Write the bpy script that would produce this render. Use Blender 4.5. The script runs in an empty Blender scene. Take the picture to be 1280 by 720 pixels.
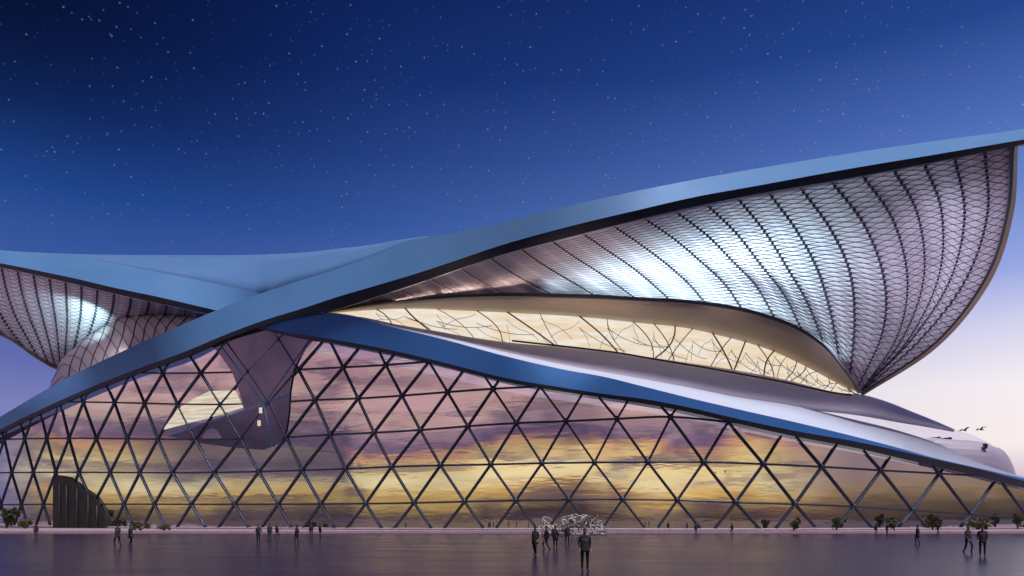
import bpy, bmesh, math, random
from mathutils import Vector, Matrix, noise
random.seed(7)
R = math.radians
scene = bpy.context.scene
col = scene.collection
F = 1000.0; ZC = 2.1; CX = 640.0; HY = 650.0

def P(x, y, d):
    """world point seen at (x, y) of the 1280-wide picture, d metres in front"""
    return Vector(((x - CX) / F * d, d, ZC + (HY - y) / F * d))

def interp(tab, x, k=1):
    """smooth (C1, shape keeping) interpolation of column k of a table sorted on column 0"""
    n = len(tab)
    if x <= tab[0][0]:
        a, b = tab[0], tab[1]
        return a[k] + (b[k] - a[k]) * (x - a[0]) / (b[0] - a[0])
    if x >= tab[-1][0]:
        a, b = tab[-2], tab[-1]
        return b[k] + (b[k] - a[k]) * (x - b[0]) / (b[0] - a[0])
    i = 0
    while x > tab[i + 1][0]: i += 1
    def sl(j):
        return (tab[j + 1][k] - tab[j][k]) / (tab[j + 1][0] - tab[j][0])
    def tan(j):
        if j == 0: return sl(0)
        if j == n - 1: return sl(n - 2)
        a, b = sl(j - 1), sl(j)
        h0 = tab[j][0] - tab[j - 1][0]; h1 = tab[j + 1][0] - tab[j][0]
        return (a * h1 + b * h0) / (h0 + h1)
    x0, x1 = tab[i][0], tab[i + 1][0]
    h = x1 - x0; t = (x - x0) / h
    m0, m1 = tan(i) * h, tan(i + 1) * h
    y0, y1 = tab[i][k], tab[i + 1][k]
    return (2*t**3 - 3*t*t + 1) * y0 + (t**3 - 2*t*t + t) * m0 + (-2*t**3 + 3*t*t) * y1 + (t**3 - t*t) * m1

def lin(a, b, n): return [a + (b - a) * i / (n - 1) for i in range(n)]

# ------------------------------------------------------------------ materials
def srgb(h, k=1.0):
    h = h.lstrip('#'); c = []
    for i in (0, 2, 4):
        v = int(h[i:i+2], 16) / 255.0
        c.append((v / 12.92 if v <= .04045 else ((v + .055) / 1.055) ** 2.4) * k)
    return (c[0], c[1], c[2], 1.0)

class NT:
    def __init__(s, tree): s.t = tree
    def n(s, typ, **kw):
        nd = s.t.nodes.new(typ)
        for k, v in kw.items():
            setattr(nd, k, v)
        return nd
    def put(s, sock, v):
        if hasattr(v, 'is_linked') or hasattr(v, 'links'): s.t.links.new(v, sock)
        else: sock.default_value = v
    def m(s, op, a, b=None, c=None, clamp=False):
        nd = s.n('ShaderNodeMath', operation=op, use_clamp=clamp)
        s.put(nd.inputs[0], a)
        if b is not None: s.put(nd.inputs[1], b)
        if c is not None: s.put(nd.inputs[2], c)
        return nd.outputs[0]
    def mix(s, f, a, b, blend='MIX'):
        nd = s.n('ShaderNodeMix', data_type='RGBA', blend_type=blend)
        s.put(nd.inputs[0], f); s.put(nd.inputs[6], a); s.put(nd.inputs[7], b)
        return nd.outputs[2]
    def ramp(s, f, stops, mode='EASE'):
        nd = s.n('ShaderNodeValToRGB')
        cr = nd.color_ramp; cr.interpolation = mode
        while len(cr.elements) < len(stops): cr.elements.new(0.5)
        for e, (p, c) in zip(cr.elements, stops):
            e.position = p; e.color = c
        s.put(nd.inputs[0], f)
        return nd.outputs[0]
    def smooth(s, v, a, b, lo=0.0, hi=1.0):
        nd = s.n('ShaderNodeMapRange', interpolation_type='SMOOTHSTEP')
        s.put(nd.inputs[0], v); nd.inputs[1].default_value = a; nd.inputs[2].default_value = b
        nd.inputs[3].default_value = lo; nd.inputs[4].default_value = hi
        return nd.outputs[0]
    def noise(s, vec, scale, detail=4, rough=.55, dist=0.0):
        nd = s.n('ShaderNodeTexNoise'); s.put(nd.inputs['Vector'], vec)
        nd.inputs['Scale'].default_value = scale; nd.inputs['Detail'].default_value = detail
        nd.inputs['Roughness'].default_value = rough; nd.inputs['Distortion'].default_value = dist
        return nd.outputs[0]
    def mapping(s, vec, sc=(1,1,1), loc=(0,0,0)):
        nd = s.n('ShaderNodeMapping'); s.put(nd.inputs[0], vec)
        nd.inputs['Scale'].default_value = sc; nd.inputs['Location'].default_value = loc
        return nd.outputs[0]

def mat(name, c1, c2=None, rough=.5, metal=0.0, scale=.3, stretch=(1,1,1), spec=.5, bump=0.0, bscale=3.0, rvar=.1):
    m = bpy.data.materials.new(name); m.use_nodes = True
    nt = NT(m.node_tree); b = m.node_tree.nodes['Principled BSDF']
    geo = nt.n('ShaderNodeNewGeometry').outputs['Position']
    v = nt.mapping(geo, stretch)
    f = nt.noise(v, scale, 6, .6)
    f = nt.smooth(f, .3, .7)
    nt.put(b.inputs['Base Color'], nt.mix(f, c1, c2 or c1))
    nt.put(b.inputs['Roughness'], nt.m('ADD', nt.m('MULTIPLY', nt.noise(v, scale * 5, 4), rvar), rough - rvar / 2))
    b.inputs['Metallic'].default_value = metal
    b.inputs['Specular IOR Level'].default_value = spec
    if bump:
        bp = nt.n('ShaderNodeBump'); bp.inputs['Strength'].default_value = bump; bp.inputs['Distance'].default_value = .05
        nt.put(bp.inputs['Height'], nt.noise(geo, bscale, 5)); nt.put(b.inputs['Normal'], bp.outputs[0])
    return m

def emis(name, c1, c2, k, scale, stretch=(1,1,1)):
    m = bpy.data.materials.new(name); m.use_nodes = True
    nt = NT(m.node_tree); m.node_tree.nodes.clear()
    geo = nt.n('ShaderNodeNewGeometry').outputs['Position']
    f = nt.smooth(nt.noise(nt.mapping(geo, stretch), scale, 5), .35, .65)
    e = nt.n('ShaderNodeEmission'); nt.put(e.inputs[0], nt.mix(f, c1, c2)); e.inputs[1].default_value = k
    g = nt.n('ShaderNodeBsdfGlossy'); g.inputs['Roughness'].default_value = .1; g.inputs[0].default_value = (.6,.6,.6,1)
    mx = nt.n('ShaderNodeMixShader'); mx.inputs[0].default_value = .15
    m.node_tree.links.new(e.outputs[0], mx.inputs[1]); m.node_tree.links.new(g.outputs[0], mx.inputs[2])
    o = nt.n('ShaderNodeOutputMaterial'); m.node_tree.links.new(mx.outputs[0], o.inputs[0])
    return m

def band_mat(name, c1, c2, rough=.3):
    m = mat(name, c1, c2, rough=rough + .22, metal=.1, scale=.08, spec=.35, rvar=.12)
    return m

M = {}
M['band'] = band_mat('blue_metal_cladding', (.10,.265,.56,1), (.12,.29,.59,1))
M['blue'] = band_mat('shaded_blue_metal_cladding', (.045,.19,.56,1), (.055,.21,.60,1))  # weaker light on the upright fascia painted in as a deeper blue
M['pale'] = band_mat('lit_blue_metal_cladding', (.60,.68,.85,1), (.65,.72,.88,1), .35)  # sky glow on the upper facet painted in as a paler blue
M['deck'] = band_mat('roof_deck_metal', (.085,.21,.46,1), (.105,.235,.49,1), .5)
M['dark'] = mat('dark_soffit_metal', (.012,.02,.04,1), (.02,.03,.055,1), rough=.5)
M['bronze'] = mat('bronze_trim', (.16,.10,.07,1), (.2,.13,.1,1), rough=.5)
M['steel'] = mat('lattice_steel', (.04,.055,.10,1), (.055,.07,.12,1), rough=.4, metal=.4, scale=.5)
M['seam'] = mat('seam_metal', (.02,.024,.05,1), (.03,.03,.06,1), rough=.5)
M['joint'] = mat('joint_metal', (.085,.07,.095,1), (.13,.105,.13,1), rough=.6)
M['web'] = mat('pale_bronze_web', (.26,.17,.11,1), (.32,.22,.15,1), rough=.5)
M['rim'] = mat('olive_rim_metal', (.36,.28,.19,1), (.42,.34,.25,1), rough=.45, scale=.2)
M['soffit'] = mat('beige_soffit', (.48,.38,.30,1), (.54,.43,.35,1), rough=.6, scale=.15)
M['roof'] = mat('mauve_roof_membrane', (.38,.345,.48,1), (.46,.42,.55,1), rough=.5, scale=.09, stretch=(.4,1,2))
M['dome'] = mat('pink_dome_cladding', (.80,.72,.78,1), (.88,.80,.85,1), rough=.5, scale=.3)
M['inner'] = mat('interior_wall', (.16,.11,.13,1), (.25,.17,.17,1), rough=.7, scale=.12, stretch=(.3,.3,3))
M['pylon'] = mat('pylon_cladding', (.13,.14,.23,1), (.20,.19,.28,1), rough=.12, scale=.15, metal=.95)
M['portal'] = mat('portal_dark_stone', (.012,.018,.016,1), (.035,.04,.03,1), rough=.6, scale=.8)
M['terrace'] = mat('terrace_stone', (.36,.27,.33,1), (.46,.36,.42,1), rough=.5, scale=1.5, spec=.4)
M['skirt'] = mat('white_roof_membrane', (.68,.66,.72,1), (.74,.72,.78,1), rough=.6)
M['white'] = mat('white_painted_metal', (.50,.49,.47,1), (.6,.58,.56,1), rough=.4)
M['cler'] = emis('lit_clerestory_glass', (.95,.76,.52,1), (1.0,.93,.82,1), 1.0, .3, (.5,1,3.5))
M['litwin'] = emis('lit_opening_glass', (.80,.62,.45,1), (1.0,.95,.78,1), .85, .7, (.3,.3,3.5))

def shell_mat():
    m = mat('shell_panels', (.50,.46,.58,1), (.60,.56,.67,1), rough=.75, scale=.25, spec=.15)
    nt = NT(m.node_tree); b = m.node_tree.nodes['Principled BSDF']
    uv = nt.n('ShaderNodeUVMap').outputs[0]
    br = nt.n('ShaderNodeTexBrick'); nt.put(br.inputs['Vector'], nt.mapping(uv, (2/.04478, 2/.026857, 1), (-2*.9594/.04478, -2*.03/.026857 + 40, 0)))
    br.inputs['Scale'].default_value = 1; br.inputs['Brick Width'].default_value = 2.0; br.offset = 0; br.inputs['Row Height'].default_value = 1
    br.inputs['Mortar Size'].default_value = .07; br.inputs['Color1'].default_value = (.84,.79,.90,1)
    br.inputs['Color2'].default_value = (.70,.65,.78,1); br.inputs['Mortar'].default_value = (.48,.44,.54,1)
    nt.put(b.inputs['Base Color'], br.outputs[0])
    bp = nt.n('ShaderNodeBump'); bp.inputs['Strength'].default_value = .5; bp.inputs['Distance'].default_value = .2
    nt.put(bp.inputs['Height'], nt.m('SUBTRACT', 1.0, br.outputs[1])); nt.put(b.inputs['Normal'], bp.outputs[0])
    return m
M['shell'] = shell_mat()

def glass_mat():
    m = bpy.data.materials.new('coated_facade_glass'); m.use_nodes = True
    nt = NT(m.node_tree); L = m.node_tree.links; m.node_tree.nodes.clear()
    geo = nt.n('ShaderNodeNewGeometry').outputs['Position']
    g = nt.n('ShaderNodeBsdfGlossy'); g.inputs['Color'].default_value = (.93,.90,.90,1); g.inputs['Roughness'].default_value = .025
    bp = nt.n('ShaderNodeBump'); bp.inputs['Strength'].default_value = .06; bp.inputs['Distance'].default_value = .1
    nt.put(bp.inputs['Height'], nt.noise(nt.mapping(geo, (.10,.10,.55)), 1.0, 3)); nt.put(g.inputs['Normal'], bp.outputs[0])
    t = nt.n('ShaderNodeBsdfTransparent'); t.inputs[0].default_value = (.72,.76,.82,1)
    mx = nt.n('ShaderNodeMixShader')
    nt.put(mx.inputs[0], nt.smooth(nt.noise(nt.mapping(geo, (.06,.06,.25)), 1.0, 3), .25, .75, .62, .82))
    L.new(t.outputs[0], mx.inputs[1]); L.new(g.outputs[0], mx.inputs[2])
    o = nt.n('ShaderNodeOutputMaterial'); L.new(mx.outputs[0], o.inputs[0])
    return m
M['glass'] = glass_mat()

def plaza_mat():
    m = bpy.data.materials.new('polished_plaza_paving'); m.use_nodes = True
    nt = NT(m.node_tree); b = m.node_tree.nodes['Principled BSDF']
    geo = nt.n('ShaderNodeNewGeometry').outputs['Position']
    br = nt.n('ShaderNodeTexBrick'); nt.put(br.inputs['Vector'], geo); br.inputs['Scale'].default_value = 1
    br.inputs['Brick Width'].default_value = 4.0; br.inputs['Row Height'].default_value = 6.0
    br.inputs['Mortar Size'].default_value = .07
    br.inputs['Color1'].default_value = (.012,.011,.040,1); br.inputs['Color2'].default_value = (.017,.015,.048,1)
    br.inputs['Mortar'].default_value = (.008,.008,.02,1)
    f = nt.smooth(nt.noise(nt.mapping(geo, (.03,.12,1)), 1.0, 5), .35, .65)
    c = nt.mix(f, br.outputs[0], nt.mix(.5, br.outputs[0], (.014,.013,.04,1)))
    nt.put(b.inputs['Base Color'], c)
    nt.put(b.inputs['Roughness'], nt.m('ADD', nt.m('MULTIPLY', nt.noise(nt.mapping(geo, (.1,.3,1)), 1.0, 5), .2), .12))
    b.inputs['Specular IOR Level'].default_value = .5; b.inputs['IOR'].default_value = 1.10
    return m
M['plaza'] = plaza_mat()

# ------------------------------------------------------------------ object helpers
def tag(o, label=None, cat=None, group=None, kind=None):
    if label: o['label'] = label
    if cat: o['category'] = cat
    if group: o['group'] = group
    if kind: o['kind'] = kind
    return o

def empty(name, loc, rz=0.0):
    o = bpy.data.objects.new(name, None); col.objects.link(o)
    o.location = loc; o.rotation_euler[2] = rz; return o

def link(name, verts, faces, m, parent=None, smooth=True, uvs=None, mats=None, fm=None):
    me = bpy.data.meshes.new(name)
    off = parent.matrix_world.translation if False else (root_loc(parent) if parent else Vector((0,0,0)))
    me.from_pydata([tuple(Vector(v) - off) for v in verts], [], faces)
    me.validate()
    if uvs:
        ul = me.uv_layers.new(name='UVMap')
        for lp in me.loops: ul.data[lp.index].uv = uvs[lp.vertex_index]
    for mm in (mats or [m]): me.materials.append(mm)
    if fm:
        for p, i in zip(me.polygons, fm): p.material_index = i
    for p in me.polygons: p.use_smooth = smooth
    o = bpy.data.objects.new(name, me); col.objects.link(o)
    if parent: o.parent = parent
    return o

def root_loc(p):
    v = Vector((0,0,0))
    while p is not None:
        v += p.location; p = p.parent
    return v

def solid(o, t, offset=0.0):
    md = o.modifiers.new('thickness', 'SOLIDIFY'); md.thickness = t; md.offset = offset
    return o

class MB:
    def __init__(s): s.v = []; s.f = []
    def tube(s, pts, r, n=6, cap=True):
        pts = [Vector(p) for p in pts]
        rs = r if isinstance(r, (list, tuple)) else [r] * len(pts)
        base = len(s.v)
        up = Vector((0,0,1))
        for i, p in enumerate(pts):
            d = (pts[min(i+1, len(pts)-1)] - pts[max(i-1, 0)])
            if d.length < 1e-9: d = Vector((1,0,0))
            d.normalize()
            a = d.cross(up)
            if a.length < 1e-3: a = d.cross(Vector((0,1,0)))
            a.normalize(); b = a.cross(d)
            for k in range(n):
                t = 2 * math.pi * k / n
                s.v.append(p + (a * math.cos(t) + b * math.sin(t)) * rs[i])
        for i in range(len(pts) - 1):
            for k in range(n):
                s.f.append((base + i*n + k, base + i*n + (k+1) % n, base + (i+1)*n + (k+1) % n, base + (i+1)*n + k))
        if cap:
            s.f.append(tuple(base + k for k in range(n))[::-1])
            s.f.append(tuple(base + (len(pts)-1)*n + k for k in range(n)))
    def ball(s, c, r, sq=(1,1,1)):
        base = len(s.v); c = Vector(c)
        ring = [(0, 0, 1), (0, 0, -1)]
        s.v += [c + Vector((0,0,r*sq[2])), c - Vector((0,0,r*sq[2]))]
        for j, zz in enumerate((.5, -.5)):
            for k in range(6):
                t = math.pi / 3 * (k + .5 * j)
                s.v.append(c + Vector((math.cos(t)*r*.87*sq[0], math.sin(t)*r*.87*sq[1], zz*r*sq[2])))
        for k in range(6):
            a, b = base+2+k, base+2+(k+1)%6; c1, d = base+8+k, base+8+(k+1)%6
            s.f += [(base, a, b), (a, c1, b), (b, c1, d), (base+1, d, c1)]
    def box(s, c, sx, sy, sz, rot=None):
        base = len(s.v); c = Vector(c)
        for x in (-.5, .5):
            for y in (-.5, .5):
                for z in (-.5, .5):
                    v = Vector((x*sx, y*sy, z*sz))
                    if rot: v = rot @ v
                    s.v.append(c + v)
        for f in ((0,1,3,2),(4,6,7,5),(0,4,5,1),(2,3,7,6),(0,2,6,4),(1,5,7,3)): s.f.append(tuple(base+i for i in f))
    def build(s, name, m, parent=None, smooth=True):
        return link(name, s.v, s.f, m, parent, smooth)

def grid(name, fn, us, vs, m, parent=None, thick=0.0, offset=0.0, smooth=True, uvfn=None):
    V = []; UV = []
    for u in us:
        for v in vs:
            V.append(fn(u, v)); UV.append((uvfn(u, v) if uvfn else (u, v)))
    nv = len(vs); Fc = []
    for i in range(len(us) - 1):
        for j in range(nv - 1):
            Fc.append((i*nv+j, (i+1)*nv+j, (i+1)*nv+j+1, i*nv+j+1))
    o = link(name, V, Fc, m, parent, smooth, uvs=UV)
    if thick: solid(o, thick, offset)
    return o

def rail_loft(name, sections, m, parent, mats=None, fm_of=None, closed=True, smooth=False):
    """sections: list of rings (same length); sweeps them into one solid"""
    n = len(sections[0]); V = [p for s_ in sections for p in s_]; Fc = []; fm = []
    for i in range(len(sections) - 1):
        for k in range(n if closed else n - 1):
            a, b = i*n + k, i*n + (k+1) % n
            Fc.append((a, b, b + n, a + n)); fm.append(fm_of[k] if fm_of else 0)
    if closed:
        Fc.append(tuple(range(n))[::-1]); fm.append(0)
        Fc.append(tuple((len(sections)-1)*n + k for k in range(n))); fm.append(0)
    o = link(name, V, Fc, m, parent, False, mats=mats, fm=fm if mats else None)
    bm = bmesh.new(); bm.from_mesh(o.data); bmesh.ops.recalc_face_normals(bm, faces=bm.faces)
    bm.to_mesh(o.data); bm.free()
    for p in o.data.polygons: p.use_smooth = True
    o.data.set_sharp_from_angle(angle=R(25))
    return o

# ------------------------------------------------------------------ ground
TZ = 0.42           # terrace height
def plane(name, x0, x1, y0, y1, z, m):
    o = link(name, [(x0,y0,z),(x1,y0,z),(x1,y1,z),(x0,y1,z)], [(0,1,2,3)], m, None, False)
    return tag(o, kind='structure')
plane('plaza', -6000, 6000, -6000, 6000, 0, M['plaza'])

# terrace with three steps in front of the glass
tb = MB()
for k in range(3):
    y0 = 121.5 + .45 * k
    tb.box((0, (y0 + 420) / 2, TZ * (k + .5) / 3), 900 - k*.02, 420 - y0, TZ / 3)
t_ = tb.build('terrace', M['terrace'], None, False); tag(t_, kind='structure')

# ------------------------------------------------------------------ stadium
stadium = empty('stadium', (0, 140, TZ))
tag(stadium, 'large blue arched stadium with glass diamond lattice front and sweeping netted roof wings', 'stadium')

FD = [(-120,207),(-60,192),(0,180),(60,171),(140,162),(200,156),(267,150),(323,146),(377,142),(431,138.5),(489,136),(550,133.5),(613,131),(677,129.3),
      (743,128),(810,127.3),(880,127.3),(955,128.5),(1028,131),(1102,135),(1175,140.5),(1290,151),(1400,165)]
def D(x): return interp(FD, x)

# main arch: x, top, face bottom, lip bottom, depth(face bottom), lean
A = [(-120,588,604,608,201,-1.2),(-60,556,571,575,187,-1.3),(0,521,537,541,176,-1.4),(70,480,503,508,167,-1.4),(164,434,464,470,157.5,-.9),(230,405,440,447,151,.5),(285,382,417,423,147,2.0),
     (328,366,401,407,143,3.2),(380,349,385,394,138.5,3.4),(419,337,372,387,136,3.4),(470,318,357,371,133.5,3.3),(504,303,347,360,132,3.2),(560,292,329,341,130,3.0),(625,279,307,319,128.5,2.6),
     (700,260,286,299,127,2.5),(804,237,261,273,125.5,2.6),(860,226,248,260,125,2.8),(950,210,231.5,242,124.5,3.0),(1070,190.5,209.5,221,124.5,3.0),
     (1170,176,193,202,125,3.0),(1270,162.5,176,182,126,3.0),(1340,152,165,170,128,3.0),(1480,135,147,151,133,3.0)]
def a_(x, k): return interp(A, x, k)
secs = []
for x in lin(-120, 1480, 161):
    d = a_(x,4); le = a_(x,5) * interp([(-200,2),(180,2),(330,1.8),(450,1.3),(620,.25),(760,.4),(1000,2.0),(1300,3.1),(1500,3.1)], x)
    t = P(x, a_(x,1), d + le); fb = P(x, a_(x,2), d); lb = P(x, a_(x,3), d + .7)
    bk = lb + Vector((0, 3.2, .9)); tb2 = t + Vector((0, 2.0, -.9))
    secs.append([t, fb, lb, bk, tb2])
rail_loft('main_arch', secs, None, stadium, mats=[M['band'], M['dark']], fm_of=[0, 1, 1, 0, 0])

# cross arch, left limb
BL = [(-120,300,312,316,176,5),(-60,306,319,324,170,5),(0,313,329,334,164,4.8),(60,317,341,347,160,4.8),(98,322,349,356,157,4.6),(131,327,357,364,155,4.4),(197,340,371,379,153,3.8),
      (262,353,386,392,152,3.0),(300,361,395,400,151,2.0),(328,366.5,399,403,149.5,.6)]
secs = []
for x in lin(-120, 328, 57):
    d = interp(BL,x,4); le = interp(BL,x,5) * 1.4
    t = P(x, interp(BL,x,1), d + le); fb = P(x, interp(BL,x,2), d); lb = P(x, interp(BL,x,3), d + .8)
    secs.append([t, fb, lb, lb + Vector((0,3,.8)), t + Vector((0,2.5,-.8))])
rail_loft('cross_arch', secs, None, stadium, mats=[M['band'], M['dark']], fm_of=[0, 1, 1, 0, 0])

# cross arch, right limb:  x, pale top, pale/blue edge, blue bottom, lip bottom, lean of pale facet
BR = [(320,395,396,408,411,.3),(370,392,393,417,421,.3),(415,391,392,424,429,.4),(504,410,412,441,446,.7),(550,420,423,452,457,1.0),(635,441,446,473,478,2.0),(700,455,461,484,489,3),(760,466,472,493,498,4),
      (800,473,482,498,504,4.6),(860,484,497,509,515,5.5),(920,496,511,523,529,6),(991,507,527,538,545,6),(1070,525,546,552,560,5),(1122,538,559.5,563,572,4.5),(1165,552,571.5,573,582,3.6),
      (1225,578.5,585.5,586.5,596,1.8),(1280,596,598,601,610,.6),(1340,606,608,611,620,.6),(1440,622,624,627,636,.6)]
def b_(x, k): return interp(BR, x, k)
secs = []
for x in lin(320, 1440, 141):
    d = D(x) - 1.9 + 1.1 * max(0, min(1, (365 - x) / 35.0))
    t = P(x, b_(x,1), d + .25 + b_(x,5)); e = P(x, b_(x,2), d + .15); fb = P(x, b_(x,3), d); lb = P(x, b_(x,4), d + .8)
    secs.append([t, e, fb, lb, lb + Vector((0,1.0,.3)), t + Vector((0,.8,-.8))])
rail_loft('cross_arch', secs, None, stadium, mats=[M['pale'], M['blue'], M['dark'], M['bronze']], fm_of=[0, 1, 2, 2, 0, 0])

# roof deck between the two ridges and the level skyline
DT = [(-120,299.5,205),(-60,305.5,203),(0,312.5,200),(98,317.5,196),(200,318.5,190),(328,318,183),(380,315.5,176),(420,311,170),(470,305.2,160),(504,299,148),(540,294.5,140)]
def ridge(x):
    if x <= 328: return P(x, interp(BL,x,1), interp(BL,x,4) + interp(BL,x,5) * 1.4 + .02)
    return P(x, a_(x,1), a_(x,4) + a_(x,5) * interp([(-200,2),(180,2),(330,1.8),(450,1.3),(620,.25),(760,.4),(1000,2.0),(1300,3.1),(1500,3.1)], x) + .02)
def deck(u, v):
    a = ridge(u); b = P(u, interp(DT,u,1), interp(DT,u,2))
    return a.lerp(b, v)
grid('roof_deck', deck, lin(-120, 535, 91), lin(0, 1, 5), M['deck'], stadium, .3, -1)

# ---- netted wing shells
NC = [ # columns of the right shell: five points from arch to eave, depth top, depth bottom, bulge
 [(404,391),(405,391.3),(406,391.6),(407,392),(408,392.5),  140.5,141.5,0],
 [(540,345),(552,353),(566,361),(580,368),(596,375),   133,144,1.5],
 [(640,315),(662,331),(688,347),(715,362),(745,378),   130.5,146,4],
 [(740,290),(772,312),(803,334),(831,358),(858,384),   128.5,147,6],
 [(840,266),(880,296),(912,328),(942,360),(968,404),   127.5,148,8],
 [(934,246),(968,290),(996,338),(1019,385),(1036,434), 127,149,9],
 [(985,237),(1022,288),(1046,338),(1055,395),(1058,462), 127,149,9],
 [(1039,226),(1082,283),(1106,350),(1104,415),(1072,486), 127,149,9],
 [(1140,205),(1166,265),(1167,345),(1132,425),(1074,489), 127.5,149,9],
 [(1231,187),(1234,268),(1207,350),(1150,425),(1075,491), 128,149,7],
 [(1266,181),(1260,262),(1233,346),(1171,427),(1077,492), 128.5,149,6]]
def shell_fn(NC):
    us = [c[0][0] for c in NC]
    tabs = [[(us[i], NC[i][k][0], NC[i][k][1]) for i in range(len(NC))] for k in range(5)]
    dt = [(us[i], NC[i][5], NC[i][6], NC[i][7]) for i in range(len(NC))]
    lo, hi = us[0], us[-1]
    def f(u, v, out=0.0):
        x = lo + (hi - lo) * u
        t5 = [(k / 4.0, interp(tabs[k], x, 1), interp(tabs[k], x, 2)) for k in range(5)]
        px = interp(t5, v, 1); py = interp(t5, v, 2)
        d = interp(dt, x, 1) * (1 - v) + interp(dt, x, 2) * v + interp(dt, x, 3) * math.sin(math.pi * v) - out
        return P(px, py, d)
    return f
def build_shell(NC, seams, rows, parent, rs, nu=90, nv=48, brick=None):
    f = shell_fn(NC)
    us = lin(0, 1, nu); vs = lin(0, 1, nv)
    sh = grid('wing_shell', f, us, vs, M['shell'], parent, .3, 1)
    lo, hi = NC[0][0][0], NC[-1][0][0]
    def cell(u): return min(1.0, (f(u, 1) - f(u, 0)).length / rows / 1.15)
    for s_ in seams:
        u = (s_ - lo) / (hi - lo); k_ = max(.25, cell(u)); r0 = rs * k_
        mb = MB(); pts = [f(u, v, .22) for v in lin(.01, .99, 40)]
        mb.tube(pts, r0 * .55, 5)
        for v in lin(.03, .97, rows):
            c = f(u, v, .3); c2 = f(u, min(1, v + .01), .3); dd = (c2 - c)
            if dd.length > 1e-6:
                dd.normalize(); w0 = (f(min(1, u+.02), 0) - f(u, 0)).length; w1 = (f(min(1, u+.02), v) - f(max(0, u - .001), v)).length
                r0 = rs * k_ * (.45 + .55 * min(1, w1 / max(w0, 1e-3)))
                mb.tube([c - dd * r0 * 2.0, c - dd * r0 * .8, c + dd * r0 * .8, c + dd * r0 * 2.0], [r0*.5, r0 * 1.95, r0 * 1.95, r0*.5], 6)
        mb.build('seam_rib', M['seam'], sh)
    mb = MB(); su_ = sorted([max(.004, (s_ - lo) / (hi - lo)) for s_ in seams if s_ > lo] + [.995])
    st = 1.0 / rows
    for v in lin(.03, .97, rows):
        for ua, ub in zip(su_, su_[1:]):
            for sg, br_ in ((1, .055), (-1, .036)):
                pts = []; rr = []
                for t in lin(.0, 1.0, 7):
                    u = ua + (ub - ua) * t
                    pts.append(f(u, min(.996, max(.004, v + sg * st * (.5 - t))), .1)); rr.append(br_ * max(.2, cell(u)) * (.55 + .65 * (abs(2*t - 1) if sg > 0 else 1)))
                mb.tube(pts, rr, 4)
    mb.build('panel_joint', M['joint'], sh)
    return f, sh
seams = [1231 - 38.6 * k for k in range(21)]
shf, sh = build_shell(NC, seams, 36, stadium, .16)

# olive rim of the right shell
secs = []
for v in lin(0, 1, 41):
    a = shf(1, v, .35); w = 2.0 * (1 - .72 * v ** 1.3)
    nxt = shf(1, min(1, v + .01)); prv = shf(1, max(0, v - .01)); tdir = (nxt - prv).normalized()
    side = tdir.cross(Vector((0, 1, 0))).normalized()
    if side.x < 0: side = -side
    secs.append([a, a + side * w + Vector((0,.8,0)), a + side * w + Vector((0,1.6,0)), a + Vector((0,1.2,0))])
rail_loft('shell_rim', secs, M['rim'], stadium)
mb = MB(); mb.tube([shf(1, v, .5) for v in lin(0, 1, 50)], [.28 * (1 - .5 * v) for v in lin(0, 1, 50)], 6)
mb.build('shell_edge_trim', M['seam'], stadium)

# left wing shell
NL = [[(-90,320),(-90,345),(-88,365),(-84,385),(-80,405), 173,190,3],
      [(-40,326),(-36,352),(-28,378),(-14,401),(2,418),   169.5,190,4],
      [(0,334),(6,362),(16,392),(30,418),(46,446),         166,190,5],
      [(50,345),(54,370),(60,398),(66,428),(72,460),     162.5,190,5],
      [(100,357),(100,378),(98,402),(92,432),(84,456),      160,188,5],
      [(150,369),(148,384),(143,398),(133,412),(118,430),     157.5,184,4],
      [(200,380),(199,387),(196,394),(190,400),(182,408),    156,176,2],
      [(256,393),(256,394.5),(256,396),(256,398),(256,400), 154.5,162,0]]
lseams = [232,208,186,164,143,122,102,82,62,42,22,2,-18,-40,-64]
slf, sl = build_shell(NL, lseams, 22, stadium, .15, 50, 30)
LB = [P(x, y, d) for x, y, d in ((-84,404,190.2),(-40,396,190.2),(0,416,190),(28,436,190),(52,453,190),(71,465,190))]
mb = MB(); mb.tube([slf(u, 1, .1) for u in lin(0, .5, 24)], .45, 6); mb.build('shell_rim', M['bronze'], stadium)

# pink dome under the left wing
DM = [(60,487,500),(69,468,500),(74,455,495),(89,438,490),(117,416,480),(155,396.5,460),(180,392,445),(215,389,430),(262,391,410)]
def domef(u, v):
    x = 60 + 202 * u
    yt = interp(DM, x, 1); yb = interp(DM, x, 2)
    w = math.sin(v * math.pi / 2)
    return P(x + (1 - v) * 6 * (1 - u), yt + (yb - yt) * (1 - w), 172 - 16 * u + 10 * (1 - math.cos(v * math.pi / 2)))
dm = grid('bowl_dome', domef, lin(0, 1, 40), lin(0, 1, 14), M['dome'], stadium, .1, 0)
mb = MB()
for k in range(12):
    u0 = .06 + k * .078; sgn = 1
    mb.tube([domef(min(1, max(0, u0 + sgn * .16 * t + .01 * math.sin(t * 9 + k))), t) + Vector((0,-.15,.05)) for t in lin(.02, .97, 14)], .12, 4)
for k in range(14):
    u0 = .15 + k * .065
    mb.tube([domef(min(1, max(0, u0 - .2 * t)), t) + Vector((0,-.22,0)) for t in lin(.02, .97, 12)], .07, 4)
mb.build('dome_lattice', M['joint'], dm)

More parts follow.
